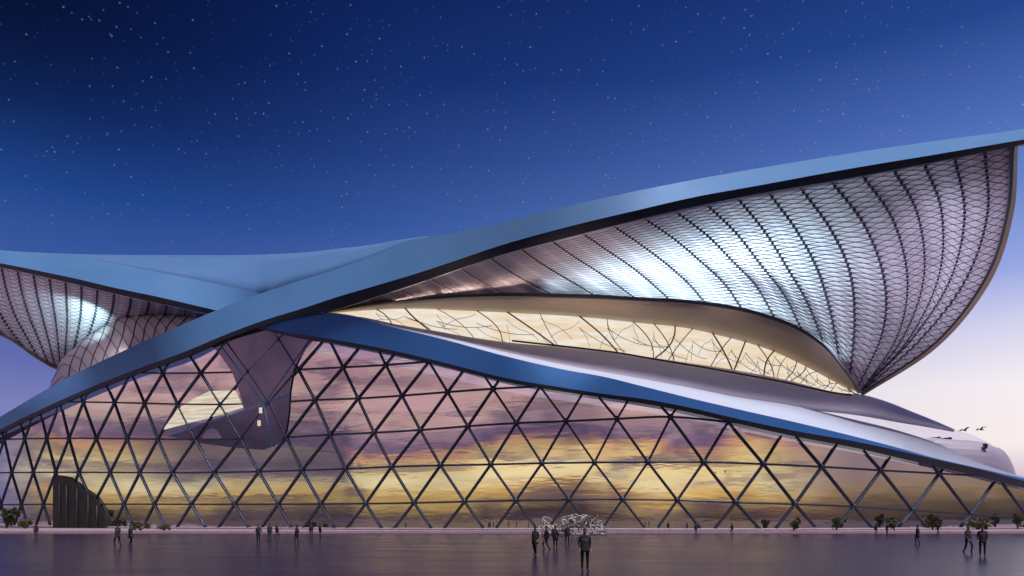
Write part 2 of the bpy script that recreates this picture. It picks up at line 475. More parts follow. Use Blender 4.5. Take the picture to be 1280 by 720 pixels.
# ---- inner eave, soffit, clerestory, lower roof
EV = [(404,391.5,393.5),(430,386.5,390.5),(480,379,387),(520,375.5,386),(570,371.5,388),(635,369.5,391),(700,370.5,394.5),(760,372.5,399.5),(800,375,404),(862,378.5,411),(905,384,421),(925,387.5,426),(960,397,437),(990,408,450),(1012,420,461),(1040,443,476),(1057,465,485.5),(1076,491,492)]
CB = [(404,394),(425,394),(450,396),(500,408),(560,420),(635,428),(720,434),(780,440),(800,443.5),(850,451),(905,459),(980,473),(1050,490),(1076,494)]
def evd(x): return interp([(425,139.5),(520,139.5),(635,140.5),(800,141),(960,142.5),(1040,144.5),(1076,146.5)], x)
def cld(x): return interp([(425,141),(520,145),(635,150),(800,152),(960,151.5),(1040,149.5),(1076,147.6)], x)
def sof(u, v):
    a = P(u, interp(EV,u,1) + .3, evd(u)); b = P(u, interp(EV,u,2), cld(u))
    return a.lerp(b, v)
XS = lin(404, 1076, 124)
grid('soffit', sof, XS, lin(0, 1, 5), M['soffit'], stadium, .25, 1)
secs = []
for x in XS:
    k = max(0.05, min(1, (x - 480) / 150.0)) * max(.12, min(1, (1076 - x) / 60.0))
    a = P(x, interp(EV,x,1), evd(x) - .1)
    secs.append([a + Vector((0,0,-.12*k)), a + Vector((0,0,.5*k)), a + Vector((0,1.3,.8*k)), a + Vector((0,1.3,-.05*k))])
rail_loft('eave', secs, M['dark'], stadium)
def roof_in(u, v):   # top of the inner ring roof, hidden behind the eave line
    a = P(u, interp(EV,u,1) + .5, evd(u) + 1.0)
    b = P(u, interp(EV,u,2) - 2, cld(u) + 6)
    return a.lerp(b, v) + Vector((0,0,.6 * math.sin(v*math.pi)))
grid('ring_roof', roof_in, XS, lin(0, 1, 4), M['roof'], stadium, .2, 0)
def cler(u, v):
    a = P(u, interp(EV,u,2) - .6, cld(u) - .05); b = P(u, interp(CB,u,1) + 1.2, cld(u) - 1.0)
    return a.lerp(b, v)
cw = grid('clerestory_window', cler, XS, lin(0, 1, 4), M['cler'], stadium, .15, 1)
rnd = random.Random(3)
def clp(x, v): return cler(min(1074, max(427, x)), v) + Vector((0, -.25, 0))
x = 470.0; k = 0
while x < 1066:
    sp = interp([(430,34),(640,42),(800,26),(900,20),(1000,14),(1070,9)], x)
    dx = rnd.uniform(.3, 1.5) * sp * (1 if x < 800 else rnd.choice((1, -1, -1.1)))
    bow = rnd.uniform(-.25, .35) * sp
    mb = MB(); mb.tube([clp(x + dx*t + bow*math.sin(math.pi*t), t) for t in lin(0, 1, 12)], rnd.choice((.07,.10,.15)), 5)
    mb.build('mullion', M['web'], cw)
    if rnd.random() < .75:
        mb = MB(); v0 = rnd.uniform(.15,.5); v1 = rnd.uniform(.45,.95)
        mb.tube([clp(x + sp*1.7*t, v0 + (v1-v0)*t + .12*math.sin(t*3.1)) for t in lin(0,1,12)], .055, 4)
        mb.build('mullion', M['web'], cw)
    for q in range(2):
        mb = MB(); v0 = rnd.uniform(0,.6); w_ = rnd.uniform(-1.4,1.4)*sp
        mb.tube([clp(x + w_*t, min(1, v0 + .6*t + .06*math.sin(t*6+q))) for t in lin(0,1,8)], .04, 4); mb.build('mullion', M['web'], cw)
    x += sp * rnd.uniform(.8, 1.25); k += 1
# lower mauve roof from clerestory foot to cross arch
CB2 = CB[:-1] + [(1076,492.5),(1110,502),(1140,514),(1165,524),(1193,536)]
def lroof(u, v):
    yt = interp(CB2,u,1) + .5; dt = (cld(u) if u < 1076 else 147.6 + (u - 1076) * .03) + .1
    yb = b_(u,1) + (1.2 if u < 1060 else 2.5); db = D(u) - 1.7 + b_(u,5)
    if u > 1000: yb = interp([(1000,509.5),(1070,517),(1122,526),(1160,532),(1193,538)], u)
    if u > 1000: db = db - 1.5 * min(1, (u - 1000) / 80.0)
    a = P(u, yt, dt); b = P(u, yb, db)
    return a.lerp(b, v) + Vector((0, -1.2, .5)) * math.sin(math.pi * v) * max(0, min(1, (u - 430) / 120.0, (1193 - u) / 100.0))
lr = grid('lower_roof', lroof, lin(406, 1193, 112), lin(0, 1, 9), M['roof'], stadium, .3, 1)
mb = MB(); mb.tube([lroof(x, .32 + .1 * (x-760)/300) + Vector((0,-.35,.3)) for x in lin(640, 1060, 60)], .16, 4)
mb.build('gutter', M['seam'], lr)
# pale skirt behind the right end of the cross arch
SK = [(980,505,508),(1070,515,526),(1122,523,539),(1160,531,551),(1193,537,566),(1225,548,580),(1250,562,590)]
def skirt(u, v):
    a = P(u, interp(SK,u,1), D(u) + 50); b = P(u, interp(SK,u,2) + 2, D(u) + 36)
    return a.lerp(b, v)
grid('roof_skirt', skirt, lin(980, 1250, 30), lin(0, 1, 5), M['skirt'], stadium, .3, 1)

# ---- glass front
def top_edge(x):
    """lower edge of whichever arch closes the glass at x"""
    ya = a_(x,3) if x < 350 else 0
    yb = b_(x,4) if x > 350 else 0
    return (ya if x < 350 else yb) - 1.5
GO = .22
def glassf(u, v):
    d = D(u) + GO
    yt = top_edge(u) - 2; b = P(u, 655, d); b.z = TZ
    a = P(u, yt, d)
    return a.lerp(b, v)
gx = lin(-120, 1440, 260)
gl = grid('glass_facade', glassf, gx, lin(0, 1, 22), M['glass'], stadium)

CN = [-34,-10,14,41,69,98,137,174,215,267,323,377,431,489,550,613,677,743,810,880,955,1028,1102,1175,1248,1322,1396]
CI = [(i - 1, x) for i, x in enumerate(CN)]
CI = [(-4,-112),(-3,-84),(-2,-58)] + CI
SH = [(-4,2),(0,3),(6,3),(8,4),(9,6.5),(10,8),(11,8),(12,6.5),(13,4.5),(14,1.5),(15,-1),(16,-4),(18,-6.5),(26,-7)]
RY = {-2: [(-120,670),(0,671),(500,671),(840,671),(1065,676),(1213,686),(1400,700)],
      -1: [(-120,633),(0,631),(400,630),(500,629),(582,627),(650,625.5),(840,625),(920,628),(1065,633),(1140,638),(1213,643),(1400,660)],
      0: [(-120,594),(0,591),(300,590),(377,588),(431,586),(500,583),(613,580.5),(677,579),(810,577.5),(880,577.5),(955,580),(1028,583.5),(1102,588),(1175,592),(1400,606)],
      1: [(-120,556),(0,549.5),(350,547),(410,543.5),(464,541),(524,537.5),(581,533),(643,529),(705,526.5),(770,523.5),(837,521),(907,527),(1000,534),(1400,560)],
      2: [(-120,520),(0,506),(330,504),(392,500),(446,498),(502,494.5),(559,490),(615,486),(676,483),(800,478),(1400,500)],
      3: [(-120,480),(0,468),(256,466),(310,464.5),(381,461.5),(429,459),(483,456),(535,452),(700,440),(1400,450)],
      4: [(0,430),(289,427),(347,424),(410,420),(500,415),(1400,400)],
      5: [(0,392),(289,388),(410,380),(500,375),(1400,360)]}
def node(i, r):
    x = interp(CI, i) + r * interp(SH, i) * (1 if r > 0 else .4)
    return x, interp(RY[r], x)
def ok(x, y): return y > top_edge(x) - 1 
def seg_clip(p, q):
    """clip a member between the arch above and the terrace below, return 3D points on the facade surface"""
    pts = []
    for t in lin(0, 1, 9):
        x = p[0] + (q[0]-p[0])*t; y = p[1] + (q[1]-p[1])*t
        yb = HY + (ZC - TZ) / D(x) * F
        if y < top_edge(x) - 2: continue
        if y > yb + .6: 
            continue
        pts.append(P(x, y, D(x)))
    return pts
for sgn in (.5, -.5):
    for k in range(-8, 30):
        mb = MB(); pts = []
        for r in range(-2, 5):
            i = k + sgn * (r + 2)
            if not -4 <= i <= 26: continue
            p = node(i, r); q = node(i + sgn, r + 1)
            sp = seg_clip(p, q)
            pts += sp if not pts else sp[1:]
            yb = HY + (ZC - TZ) / D(p[0]) * F
            if sgn > 0 and r > -2 and top_edge(p[0]) < p[1] < yb - 2: mb.ball(P(p[0], p[1], D(p[0]) - .05), .48, (1,.6,1.1))
        if len(pts) > 2:
            mb.tube(pts, .195, 6); mb.build('lattice_brace', M['steel'], gl)
for r in (-1, 0, 1, 2, 3, 4):
    run = []; mb = MB(); 
    for x in lin(-120, 1400, 305):
        y = interp(RY[r], x)
        if y > top_edge(x) - 1: run.append(P(x, y, D(x) + .12))
        else:
            if len(run) > 2: mb.tube(run, .17, 5)
            run = []
    if len(run) > 2: mb.tube(run, .17, 5)
    if mb.v: mb.build('lattice_rail', M['steel'], gl)
# base kerb of the glass
mb = MB(); mb.tube([Vector((P(x, 655, D(x)).x, D(x) - .1, TZ + .14)) for x in gx], .22, 4); mb.build('base_kerb', M['terrace'], stadium)

# interior: bowl wall and two concourse floors
def inner(u, v):
    d = D(u) + 15
    b = P(u, 655, d); b.z = TZ
    yt = top_edge(u); h = P(u, yt, D(u)).z
    a = P(u, 655, d - 6); a.z = h - .4
    return b.lerp(a, v) + Vector((0, 2.5*math.sin(v*math.pi), 0))
grid('inner_wall', inner, lin(-120, 1440, 100), lin(0, 1, 12), M['inner'], stadium, .3, -1)
for hz in (6.0, 11.5, 17.0, 23.0):
    run = [x for x in lin(-120, 1440, 157) if P(x, top_edge(x), D(x)).z > hz + 1.5]
    if len(run) > 3:
        secs = []
        for x in run:
            a = P(x, 655, D(x) + 4.0); a.z = hz; b = P(x, 655, D(x) + 14.0); b.z = hz
            secs.append([a, a + Vector((0,0,.5)), b + Vector((0,0,.5)), b])
        rail_loft('floor_slab', secs, M['inner'], stadium)

# dark core pylon behind the crossing, standing just proud of the glass
po_ = [(262,429),(328,404),(372,400),(402,411),(380,436),(367,462),(362,492),(361,515),(358,536),(352,552),(330,562),(296,560),(250,554),(212,545),(258,527),(305,512),(300,492),(290,465),(276,445)]
f0 = [P(x, y, D(x) + GO - .3) for x, y in po_]
pyl = rail_loft('core_pylon', [f0, [p + Vector((0, 3.2, 0)) for p in f0]], M['pylon'], stadium)
mb = MB()
for (x0,y0),(x1,y1) in (((270,424),(330,505)),((330,505),(212,545)),((330,505),(340,558)),((330,505),(362,492)),((396,412),(330,505))):
    mb.tube([P(x0,y0,D(x0)+GO-.34), P(x1,y1,D(x1)+GO-.34)], .14, 5)
mb.build('fold_line', M['band'], pyl)
for px_, py_ in ((326,513),(324,529)):
    mb = MB(); c = P(px_, py_, D(px_) + GO - .45); mb.box(c, .6, .2, 1.0)
    mb.build('lamp_panel', M['litwin'], pyl, False)

# lit opening left of the pylon
lo = [(204,537),(222,512),(243,498),(262,489),(294,488),(299,499),(304,509),(262,522)]
V = [P(x, y, D(x) + GO - .12) for x, y in lo]
lw = link('lit_opening', V, [tuple(range(len(V)))], M['litwin'], stadium, False); solid(lw, .12, 0)

# dark entrance portal, left
pp = [(66,662),(66,600),(72,594),(82,596),(94,604),(104,612),(116,620),(124,632),(130,646),(133,662)]
f_ = [P(x, y, D(x) - .9) for x, y in pp]
for p in f_:
    if p.z < TZ + 1: p.z = TZ
po = rail_loft('entrance_portal', [f_, [p + Vector((.6, 5, .2 if p.z > TZ + .1 else 0)) for p in f_]], M['portal'], stadium)
for xx in (74, 83, 96, 110, 121):
    mb = MB(); a = P(xx, 655, D(xx) - 1.1); a.z = TZ; b = a.copy(); b.z = P(xx, interp([(66,603),(94,610),(116,624),(133,655)], xx), D(xx)).z
    mb.tube([a, b], .13, 5); mb.build('portal_post', M['joint'], po)

# ------------------------------------------------------------------ small domed pavilion at right, beyond the arch
pav = empty('pavilion', (P(1215, 650, 165).x, 165, TZ)); tag(pav, 'small mauve faceted dome building behind the right end of the stadium arch', 'pavilion')
PV = [(1150,549.5),(1165,547),(1180,548.5),(1193,549.5),(1215,551),(1229,553),(1240,558),(1250,561),(1258,570),(1264,582),(1268,593),(1272,612)]
def pvf(u, v):
    x = 1150 + 122 * u; yt = interp(PV, x, 1)
    ang = v * math.pi
    b = P(x, 650, 165); top = P(x, yt, 165)
    w = 5 * math.sqrt(max(.02, 1 - (2*u - 1) ** 2))
    return Vector((b.x, 165 - w * math.cos(ang), TZ + (top.z - TZ) * (math.sin(ang) ** .6 if 0 < v < 1 else 0)))
grid('dome_roof', pvf, lin(0, 1, 26), lin(0, 1, 21), M['roof'], pav, smooth=False)
mb = MB(); c = P(1228, 553, 163); mb.box((c.x, 162, c.z - .9), .6, .6, .9); mb.box((c.x, 162, c.z - .42), .8, .8, .12)
mb.build('roof_vent', M['seam'], pav, False)
mb = MB()
for k in range(6):
    c = P(1164 + 4.6 * k, 549 + .2*k, 165); mb.box((c.x, 165, c.z - .1), .6, .6, .8 + .25 * (k % 3))
mb.build('roof_plant', M['seam'], pav, False)

# ------------------------------------------------------------------ birds
M['bird'] = mat('brown_feathers', (.14,.05,.04,1), (.22,.12,.09,1), rough=.7, scale=8)
def make_bird():
    o = empty('bird', (0,0,0))
    mb = MB(); mb.tube([(-.28,0,.0),(-.2,0,.03),(-.05,0,.02),(.12,0,0),(.3,0,0),(.45,0,.03)], [.02,.06,.09,.08,.04,.06], 8); mb.build('body', M['bird'], o)
    for s_ in (-1, 1):
        V = [(-.12,0,.03),(.14,0,.03),(.1,s_*.28,.2),(-.14,s_*.3,.2),(.2,s_*.62,.12),(.0,s_*.6,.14)]
        w = link('wing', V, [(0,1,2,3),(3,2,4,5)], M['bird'], o); solid(w, .03)
    return o
b1 = make_bird(); b1.location = P(1206, 538, 88); b1.rotation_euler = (R(14), R(-10), R(200))
tag(b1, 'small reddish brown bird flying low over the right roof end, left of two', 'bird', 'birds in the pale sky')
def copy_thing(o):
    c = o.copy(); col.objects.link(c)
    for ch in list(o.children):
        d = ch.copy(); col.objects.link(d); d.parent = c
        for g in list(ch.children):
            e = g.copy(); col.objects.link(e); e.parent = d
    return c
b2 = copy_thing(b1); b2.location = P(1226, 537, 90); b2.rotation_euler = (R(-12), R(4), R(20))
b2['label'] = 'small grey brown bird flying low over the right roof end, right of two'

# ------------------------------------------------------------------ white wire sculpture
sc_ = empty('wire_sculpture', (P(708, 668, 112).x, 112, 0)); tag(sc_, 'tangled white wire sculpture standing low in front of the glass', 'sculpture')
rnd = random.Random(11)
mb = MB()
def spx(x, y): 
    p = P(x, y, 112 + rnd.uniform(-.8, .8)); p.z = max(.05, p.z); return p
for k in range(34):
    x = rnd.uniform(668, 752); top = interp([(664,656),(680,648),(700,646),(730,645),(744,647),(756,657)], x)
    y = rnd.uniform(top + 3, 667)
    pts = [spx(x + rnd.uniform(-9, 9), min(668, max(top, y + rnd.uniform(-9, 9)))) for _ in range(5)]
    cur = []
    for a, b in zip(pts, pts[1:]):
        for t in (0, .33, .66): cur.append(a.lerp(b, t) + Vector((0,0,.25*math.sin(t*3.14))))
    mb.tube(cur, rnd.uniform(.06, .11), 5)
mb.build('wire_loops', M['white'], sc_)
mb = MB(); mb.tube([P(x, 650, 112) * 1.0 + Vector((0,0,-ZC + .1)) for x in lin(664, 758, 12)], .14, 6); mb.build('base_rail', M['white'], sc_)

# ------------------------------------------------------------------ shrubs
def leaf_mat(name, a, b):
    return mat(name, a, b, rough=.6, scale=1.2)
M['leaf'] = leaf_mat('dark_leaves', (.03,.05,.02,1), (.07,.09,.03,1))
M['leaf2'] = leaf_mat('olive_leaves', (.07,.08,.03,1), (.13,.12,.05,1))
M['bark'] = mat('bark', (.06,.045,.035,1), (.09,.07,.05,1), rough=.8)
def make_shrub(seed, h, w, lm, n=700):
    rn = random.Random(seed); o = empty('shrub', (0,0,0))
    V = []; Fc = []
    cl = [(rn.uniform(-.5,.5)*w, rn.uniform(-.35,.35)*w, rn.uniform(.3,.85)*h, rn.uniform(.16,.3)*w) for _ in range(9)]
    for _ in range(n):
        cx, cy, cz, rr = rn.choice(cl)
        d = Vector((rn.gauss(0,1), rn.gauss(0,1), rn.gauss(0,1))).normalized() * rr * rn.uniform(.4, 1.1)
        c = Vector((cx, cy, cz)) + d; c.z = max(.08, c.z)
        a = Vector((rn.gauss(0,1), rn.gauss(0,1), rn.gauss(0,1))).normalized(); b = a.cross(Vector((rn.gauss(0,1), rn.gauss(0,1), rn.gauss(0,1)))).normalized()
        s_ = rn.uniform(.07, .15)
        k = len(V); V += [c - a*s_*1.6, c + b*s_, c + a*s_*1.6, c - b*s_]; Fc.append((k,k+1,k+2,k+3))
    link('foliage', V, Fc, lm, o, False)
    mb = MB()
    for q in cl: mb.tube([(0,0,0),(q[0]*.4,q[1]*.4,q[2]*.5),(q[0],q[1],q[2])], [.08,.05,.02], 5)
    mb.build('stem', M['bark'], o)
    return o
shr = []
sA = make_shrub(1, 2.6, 2.4, M['leaf']); sB = make_shrub(2, 1.7, 2.8, M['leaf2']); sC = make_shrub(3, 3.4, 2.0, M['leaf'])
SP = [ # px, depth, proto, scale, label
 (8,160,'A',1.9,'big dark shrub at the far left foot of the glass'),
 (30,158,'B',1.3,'low olive shrub beside the big dark shrub at far left'),
 (176,128,'B',1.0,'low olive shrub right of the two people near the dark portal'),
 (205,126.5,'B',.7,'very small olive shrub on the steps near the lit opening'),
 (992,124.6,'A',.8,'small dark shrub below the glass, leftmost of the right hand planting'),
 (1046,125.5,'C',.75,'thin upright shrub, second from the left in the right hand planting'),
 (1118,128,'A',1.0,'rounded dark shrub between two people at right'),
 (1166,132,'C',1.0,'tallest dark shrub in the right hand planting'),
 (1222,138,'B',1.4,'large olive shrub near the right edge'),
 (1272,146,'C',1.0,'upright dark shrub cut by the right picture edge')]
used = {}
for x, d, k, s_, lab in SP:
    src = {'A': sA, 'B': sB, 'C': sC}[k]
    o = src if k not in used else copy_thing(src); used[k] = 1
    p = P(x, 650, d); o.location = (p.x, p.y, TZ); s_ *= .85; o.scale = (s_, s_, s_); o.rotation_euler[2] = x * .37
    tag(o, lab, 'shrub', 'shrubs along the foot of the glass')

# ------------------------------------------------------------------ people
M['skin'] = mat('skin', (.35,.2,.14,1), (.4,.24,.17,1), rough=.6)
M['coat'] = mat('dark_coat', (.012,.013,.02,1), (.022,.022,.032,1), rough=.8, scale=4)
M['coat2'] = mat('grey_jacket', (.02,.021,.03,1), (.03,.03,.042,1), rough=.8, scale=4)
M['trous'] = mat('dark_trousers', (.01,.01,.016,1), (.018,.018,.026,1), rough=.8, scale=4)
M['hair'] = mat('dark_hair', (.01,.008,.007,1), (.02,.015,.012,1), rough=.6, scale=9)
def make_person(stride, armsw, female, coat, turn=0):
    """one skinned body: +Y is where the person faces"""
    s = stride
    J = {'pel': (0,0,.95), 'wai': (0,0,1.1), 'che': (0,.01,1.3), 'neck': (0,0,1.48), 'chin': (0,.02,1.56), 'head': (0,.015,1.68), 'top': (0,0,1.74),
         'hipL': (-.1,0,.9), 'kneL': (-.11,.5*s+.03,.5), 'ankL': (-.11,.25*s if s > 0 else 0,.09), 'toeL': (-.12,.25*s+.17,.035),
         'hipR': (.1,0,.9), 'kneR': (.11,-.1*s+.02,.5), 'ankR': (.11,-.62*s,.1), 'toeR': (.12,-.62*s+.16,.035),
         'shL': (-.18,0,1.41), 'elL': (-.24,-.1-armsw*.15,1.13), 'wrL': (-.24,.02-armsw*.35,.88),
         'shR': (.18,0,1.41), 'elR': (.24,-.04+armsw*.2,1.13), 'wrR': (.24,.12+armsw*.45,.9)}
    E = [('pel','wai'),('wai','che'),('che','neck'),('neck','chin'),('chin','head'),('head','top'),('pel','hipL'),('hipL','kneL'),('kneL','ankL'),('ankL','toeL'),
         ('pel','hipR'),('hipR','kneR'),('kneR','ankR'),('ankR','toeR'),('che','shL'),('shL','elL'),('elL','wrL'),('che','shR'),('shR','elR'),('elR','wrR')]
    rad = {'pel': (.15,.11), 'wai': (.135,.1), 'che': (.16,.115), 'neck': (.055,.06), 'chin': (.065,.075), 'head': (.078,.095), 'top': (.05,.06), 'toe': (.04,.03),
           'hip': (.095,.095), 'kne': (.062,.065), 'ank': (.042,.045), 'sh': (.07,.07), 'el': (.046,.046), 'wr': (.03,.03)}
    if female: rad['wai'] = (.115,.09); rad['sh'] = (.06,.06); rad['hip'] = (.11,.1)
    # hands: a palm, four fingers and a thumb at each wrist
    for sd, sg in (('L', -1), ('R', 1)):
        w = Vector(J['wr'+sd]); e = Vector(J['el'+sd]); dr = (w - e).normalized()
        J['pa'+sd] = tuple(w + dr * .07); E.append(('wr'+sd, 'pa'+sd))
        for q in range(4):
            n1, n2 = 'f%d%s' % (q, sd), 'g%d%s' % (q, sd)
            offv = Vector((0, (q - 1.5) * .024, 0))
            J[n1] = tuple(w + dr * .115 + offv); J[n2] = tuple(w + dr * (.155 + .008 * (q in (1, 2))) + offv + Vector((-sg*.02,0,0)))
            E += [('pa'+sd, n1), (n1, n2)]
        J['t'+sd] = tuple(w + dr * .06 + Vector((-sg*.01, .055, 0))); E.append(('wr'+sd, 't'+sd))
    rad.update({'pa': (.034,.03), 'f': (.011,.011), 'g': (.009,.009), 't': (.012,.012)})
    names = list(J); me = bpy.data.meshes.new('person_body')
    me.from_pydata([J[n] for n in names], [(names.index(a), names.index(b)) for a, b in E], [])
    ob = bpy.data.objects.new('tmp', me); col.objects.link(ob)
    ob.modifiers.new('skin', 'SKIN'); sb = ob.modifiers.new('sub', 'SUBSURF'); sb.levels = 1; sb.render_levels = 1
    for i, n in enumerate(names):
        r = rad.get(n)
        if r is None:
            r = rad.get(n.rstrip('LR')) or rad.get(n[0])
        me.skin_vertices[0].data[i].radius = r
        me.skin_vertices[0].data[i].use_root = (n == 'pel')
    dg = bpy.context.evaluated_depsgraph_get(); dg.update()
    bm_ = bpy.data.meshes.new_from_object(ob.evaluated_get(dg)); bpy.data.objects.remove(ob)
    bm_.name = 'person_body'
    zmin = min(v.co.z for v in bm_.vertices)
    for v in bm_.vertices:
        v.co.z -= zmin
        c = v.co        # face relief: nose and brow
        if 1.5 < c.z < 1.82 and abs(c.x) < .03 and c.y > .07: c.y += .018 * max(0, 1 - abs(c.z - 1.64) / .05)
    bm_.materials.clear()
    for q in (M['skin'], coat, M['trous']): bm_.materials.append(q)
    for p in bm_.polygons:
        c = p.center; p.use_smooth = True
        arm = abs(c.x) > .17
        p.material_index = 1 if c.z > .86 else 2
        if c.z > 1.53 or (arm and c.z < .93 and c.z > .5): p.material_index = 0
    root = empty('person', (0,0,0))
    b = bpy.data.objects.new('body', bm_); col.objects.link(b); b.parent = root
    # coat skirt
    V = []; Fc = []; n = 16; zs = [1.34, 1.15, .98, .8, .66 if female else .8]
    if not female: zs = [1.34, 1.15, .98, .84, .78]
    for z, (rx, ry) in zip(zs, [(.175,.13),(.165,.125),(.18,.145),(.195,.165),(.2,.175)]):
        for k in range(n):
            t = 2*math.pi*k/n; V.append((rx*math.cos(t), ry*math.sin(t) + .01, z))
    for j in range(4):
        for k in range(n): Fc.append((j*n+k, j*n+(k+1)%n, (j+1)*n+(k+1)%n, (j+1)*n+k))
    cs = link('coat', V, Fc, coat, root); solid(cs, .015)
    # hair: cap over the skull
    V = []; Fc = []; hz = max(v.co.z for v in bm_.vertices)
    for j in range(6):
        ph = j / 5 * (1.9 if female else 1.55)
        for k in range(12):
            t = 2*math.pi*k/12
            rr = math.sin(min(ph, 1.5)) ; y = math.sin(t) * .103 * rr
            z = hz - .085 + .1 * math.cos(ph)
            if math.sin(t) > .3: z = max(z, hz - .045)
            V.append((math.cos(t)*.09*rr, y + .005, z))
    for j in range(5):
        for k in range(12): Fc.append((j*12+k, j*12+(k+1)%12, (j+1)*12+(k+1)%12, (j+1)*12+k))
    h = link('hair', V, Fc, M['hair'], root); solid(h, .02, 1)
    return root
protos = [make_person(.0, .1, False, M['coat']), make_person(.45, .5, False, M['coat2']), make_person(.3, -.4, True, M['coat']), make_person(0, -.1, True, M['coat2'])]
PP = [ # px, depth, proto, rz deg, scale, label
 (45,92,0,10,1.0,'lone person in a dark coat standing at far left before the glass'),
 (147,62,1,60,1.04,'man in grey jacket walking, left one of the pair near the dark portal'),
 (163,64,2,-40,1.0,'woman in dark coat walking, right one of the pair near the dark portal'),
 (323,72,0,170,1.0,'person in dark coat alone at the left of the group under the pylon'),
 (337,88,3,20,1.0,'woman in grey jacket, second from left under the pylon'),
 (346,92,1,-80,1.0,'man in grey jacket walking, third from left under the pylon'),
 (371,70,2,90,1.0,'woman in dark coat walking right of the pylon group'),
 (389,96,0,30,1.05,'man in dark coat, left of the two right of the pylon'),
 (400,97,3,-60,1.02,'woman in grey jacket, right of the two right of the pylon'),
 (669,48,2,150,1.0,'woman in dark coat at the left end of the group by the white sculpture'),
 (683,54,1,90,1.0,'man striding beside the woman at the left of the sculpture group'),
 (694,58,3,-30,1.0,'woman in grey jacket in the middle of the sculpture group'),
 (709,70,0,0,1.0,'farthest small person in dark coat in the sculpture group'),
 (731,33,0,185,1.02,'nearest and tallest person in dark coat, right of the sculpture group'),
 (1095,112,0,0,1.0,'small far person in dark coat near the right hand shrubs'),
 (1109,113,3,90,1.0,'small far woman in grey jacket near the right hand shrubs'),
 (1147,68,2,60,1.0,'woman in dark coat walking, left of the right hand group'),
 (1172,108,1,-90,1.0,'small far man in grey jacket walking before the right shrubs'),
 (1210,50,1,190,1.0,'man in grey jacket in the near pair at right, on its left'),
 (1228,46,0,160,1.03,'man in dark coat in the near pair at right, on its right'),
 (870,116,0,0,1.0,'tiny far person in dark coat before the glass right of centre'),
 (915,114,1,90,1.0,'tiny far man walking before the glass right of centre')]
seen = set()
for x, d, k, rz, s_, lab in PP:
    o = protos[k] if k not in seen else copy_thing(protos[k]); seen.add(k)
    p = P(x, 650, d); o.location = (p.x, p.y, 0); o.rotation_euler[2] = R(rz); o.scale = (s_,)*3
    tag(o, lab, 'person', 'people on the plaza')

# ------------------------------------------------------------------ world
w = bpy.data.worlds.new('World'); scene.world = w; w.use_nodes = True
nt = NT(w.node_tree); w.node_tree.nodes.clear(); L = w.node_tree.links
tc = nt.n('ShaderNodeTexCoord').outputs['Generated']
sx = nt.n('ShaderNodeSeparateXYZ'); nt.put(sx.inputs[0], tc); X, Y, Z = sx.outputs
hor = nt.m('SQRT', nt.m('ADD', nt.m('MULTIPLY', X, X), nt.m('MULTIPLY', Y, Y)))
ax = nt.m('DIVIDE', X, nt.m('MAXIMUM', hor, .001)); ay = nt.m('DIVIDE', Y, nt.m('MAXIMUM', hor, .001))
left = nt.ramp(Z, [(0,srgb('#857fb6')),(.12,srgb('#7c80ba')),(.17,srgb('#606cae')),(.27,srgb('#3a589f')),(.34,srgb('#20468f')),(.41,srgb('#133274')),(.48,srgb('#0b2360')),(.58,srgb('#06174a')),(1,srgb('#020618'))], 'LINEAR')
right = nt.ramp(Z, [(0,srgb('#8f7d9c')),(.045,srgb('#d9c2d2')),(.08,srgb('#fff2ee')),(.145,srgb('#fbf3f6')),(.205,srgb('#d9d8f3')),(.26,srgb('#9cabe6')),(.34,srgb('#6886cd')),(.41,srgb('#4a6ab6')),(.48,srgb('#264891')),(.58,srgb('#122c70')),(1,srgb('#040c30'))], 'LINEAR')
front = nt.mix(nt.smooth(ax, -.48, .74), left, right)
dk = nt.m('MULTIPLY', nt.smooth(ax, -.1, -.6), nt.smooth(Z, .30, .50))
front = nt.mix(nt.m('MULTIPLY', dk, .85), front, srgb('#020722'))
# evening clouds on the far side of the sky
cv = nt.n('ShaderNodeCombineXYZ'); nt.put(cv.inputs[0], nt.m('MULTIPLY', ax, 2.2)); nt.put(cv.inputs[1], nt.m('MULTIPLY', ay, 2.2)); nt.put(cv.inputs[2], nt.m('MULTIPLY', Z, 9.0))
n1 = nt.noise(cv.outputs[0], 1.0, 3, .5, .3)
cv2 = nt.n('ShaderNodeCombineXYZ'); nt.put(cv2.inputs[0], nt.m('MULTIPLY', ax, 2.6)); nt.put(cv2.inputs[1], nt.m('MULTIPLY', ay, 2.6)); nt.put(cv2.inputs[2], nt.m('MULTIPLY', Z, 70.0))
n2 = nt.noise(cv2.outputs[0], 1.0, 2.5, .5, .4)
zz = nt.m('ADD', Z, nt.m('MULTIPLY', nt.m('SUBTRACT', n1, .5), .085))
zz = nt.m('ADD', zz, nt.m('MULTIPLY', nt.m('SUBTRACT', n2, .5), .022))
back = nt.ramp(zz, [(0,srgb('#3a3028')),(.010,srgb('#6b5c48')),(.022,srgb('#a8905c')),(.035,srgb('#e2bc6c')),(.05,srgb('#fff2c0')),(.078,srgb('#ffe298')),(.093,srgb('#e8ac84')),(.104,srgb('#77608a')),(.118,srgb('#a88a9c')),(.14,srgb('#e6bcb8')),(.19,srgb('#d8aab4')),(.235,srgb('#a07f90')),(.28,srgb('#544a78')),(.42,srgb('#1c3470')),(.6,srgb('#071744'))], 'LINEAR')
back = nt.mix(nt.smooth(n2, .36, .52, .6, 0.0), back, srgb('#5c4862'))
bump = nt.m('MULTIPLY', nt.smooth(ax, -.99, -.955), nt.smooth(ax, -.70, -.80))
bump = nt.m('MULTIPLY', bump, nt.m('MULTIPLY', nt.smooth(nt.m('ADD', Z, nt.m('MULTIPLY', nt.m('SUBTRACT', n2, .5), .06)), .040, .052), nt.smooth(nt.m('ADD', Z, nt.m('MULTIPLY', nt.m('SUBTRACT', n2, .5), .08)), .125, .095)))
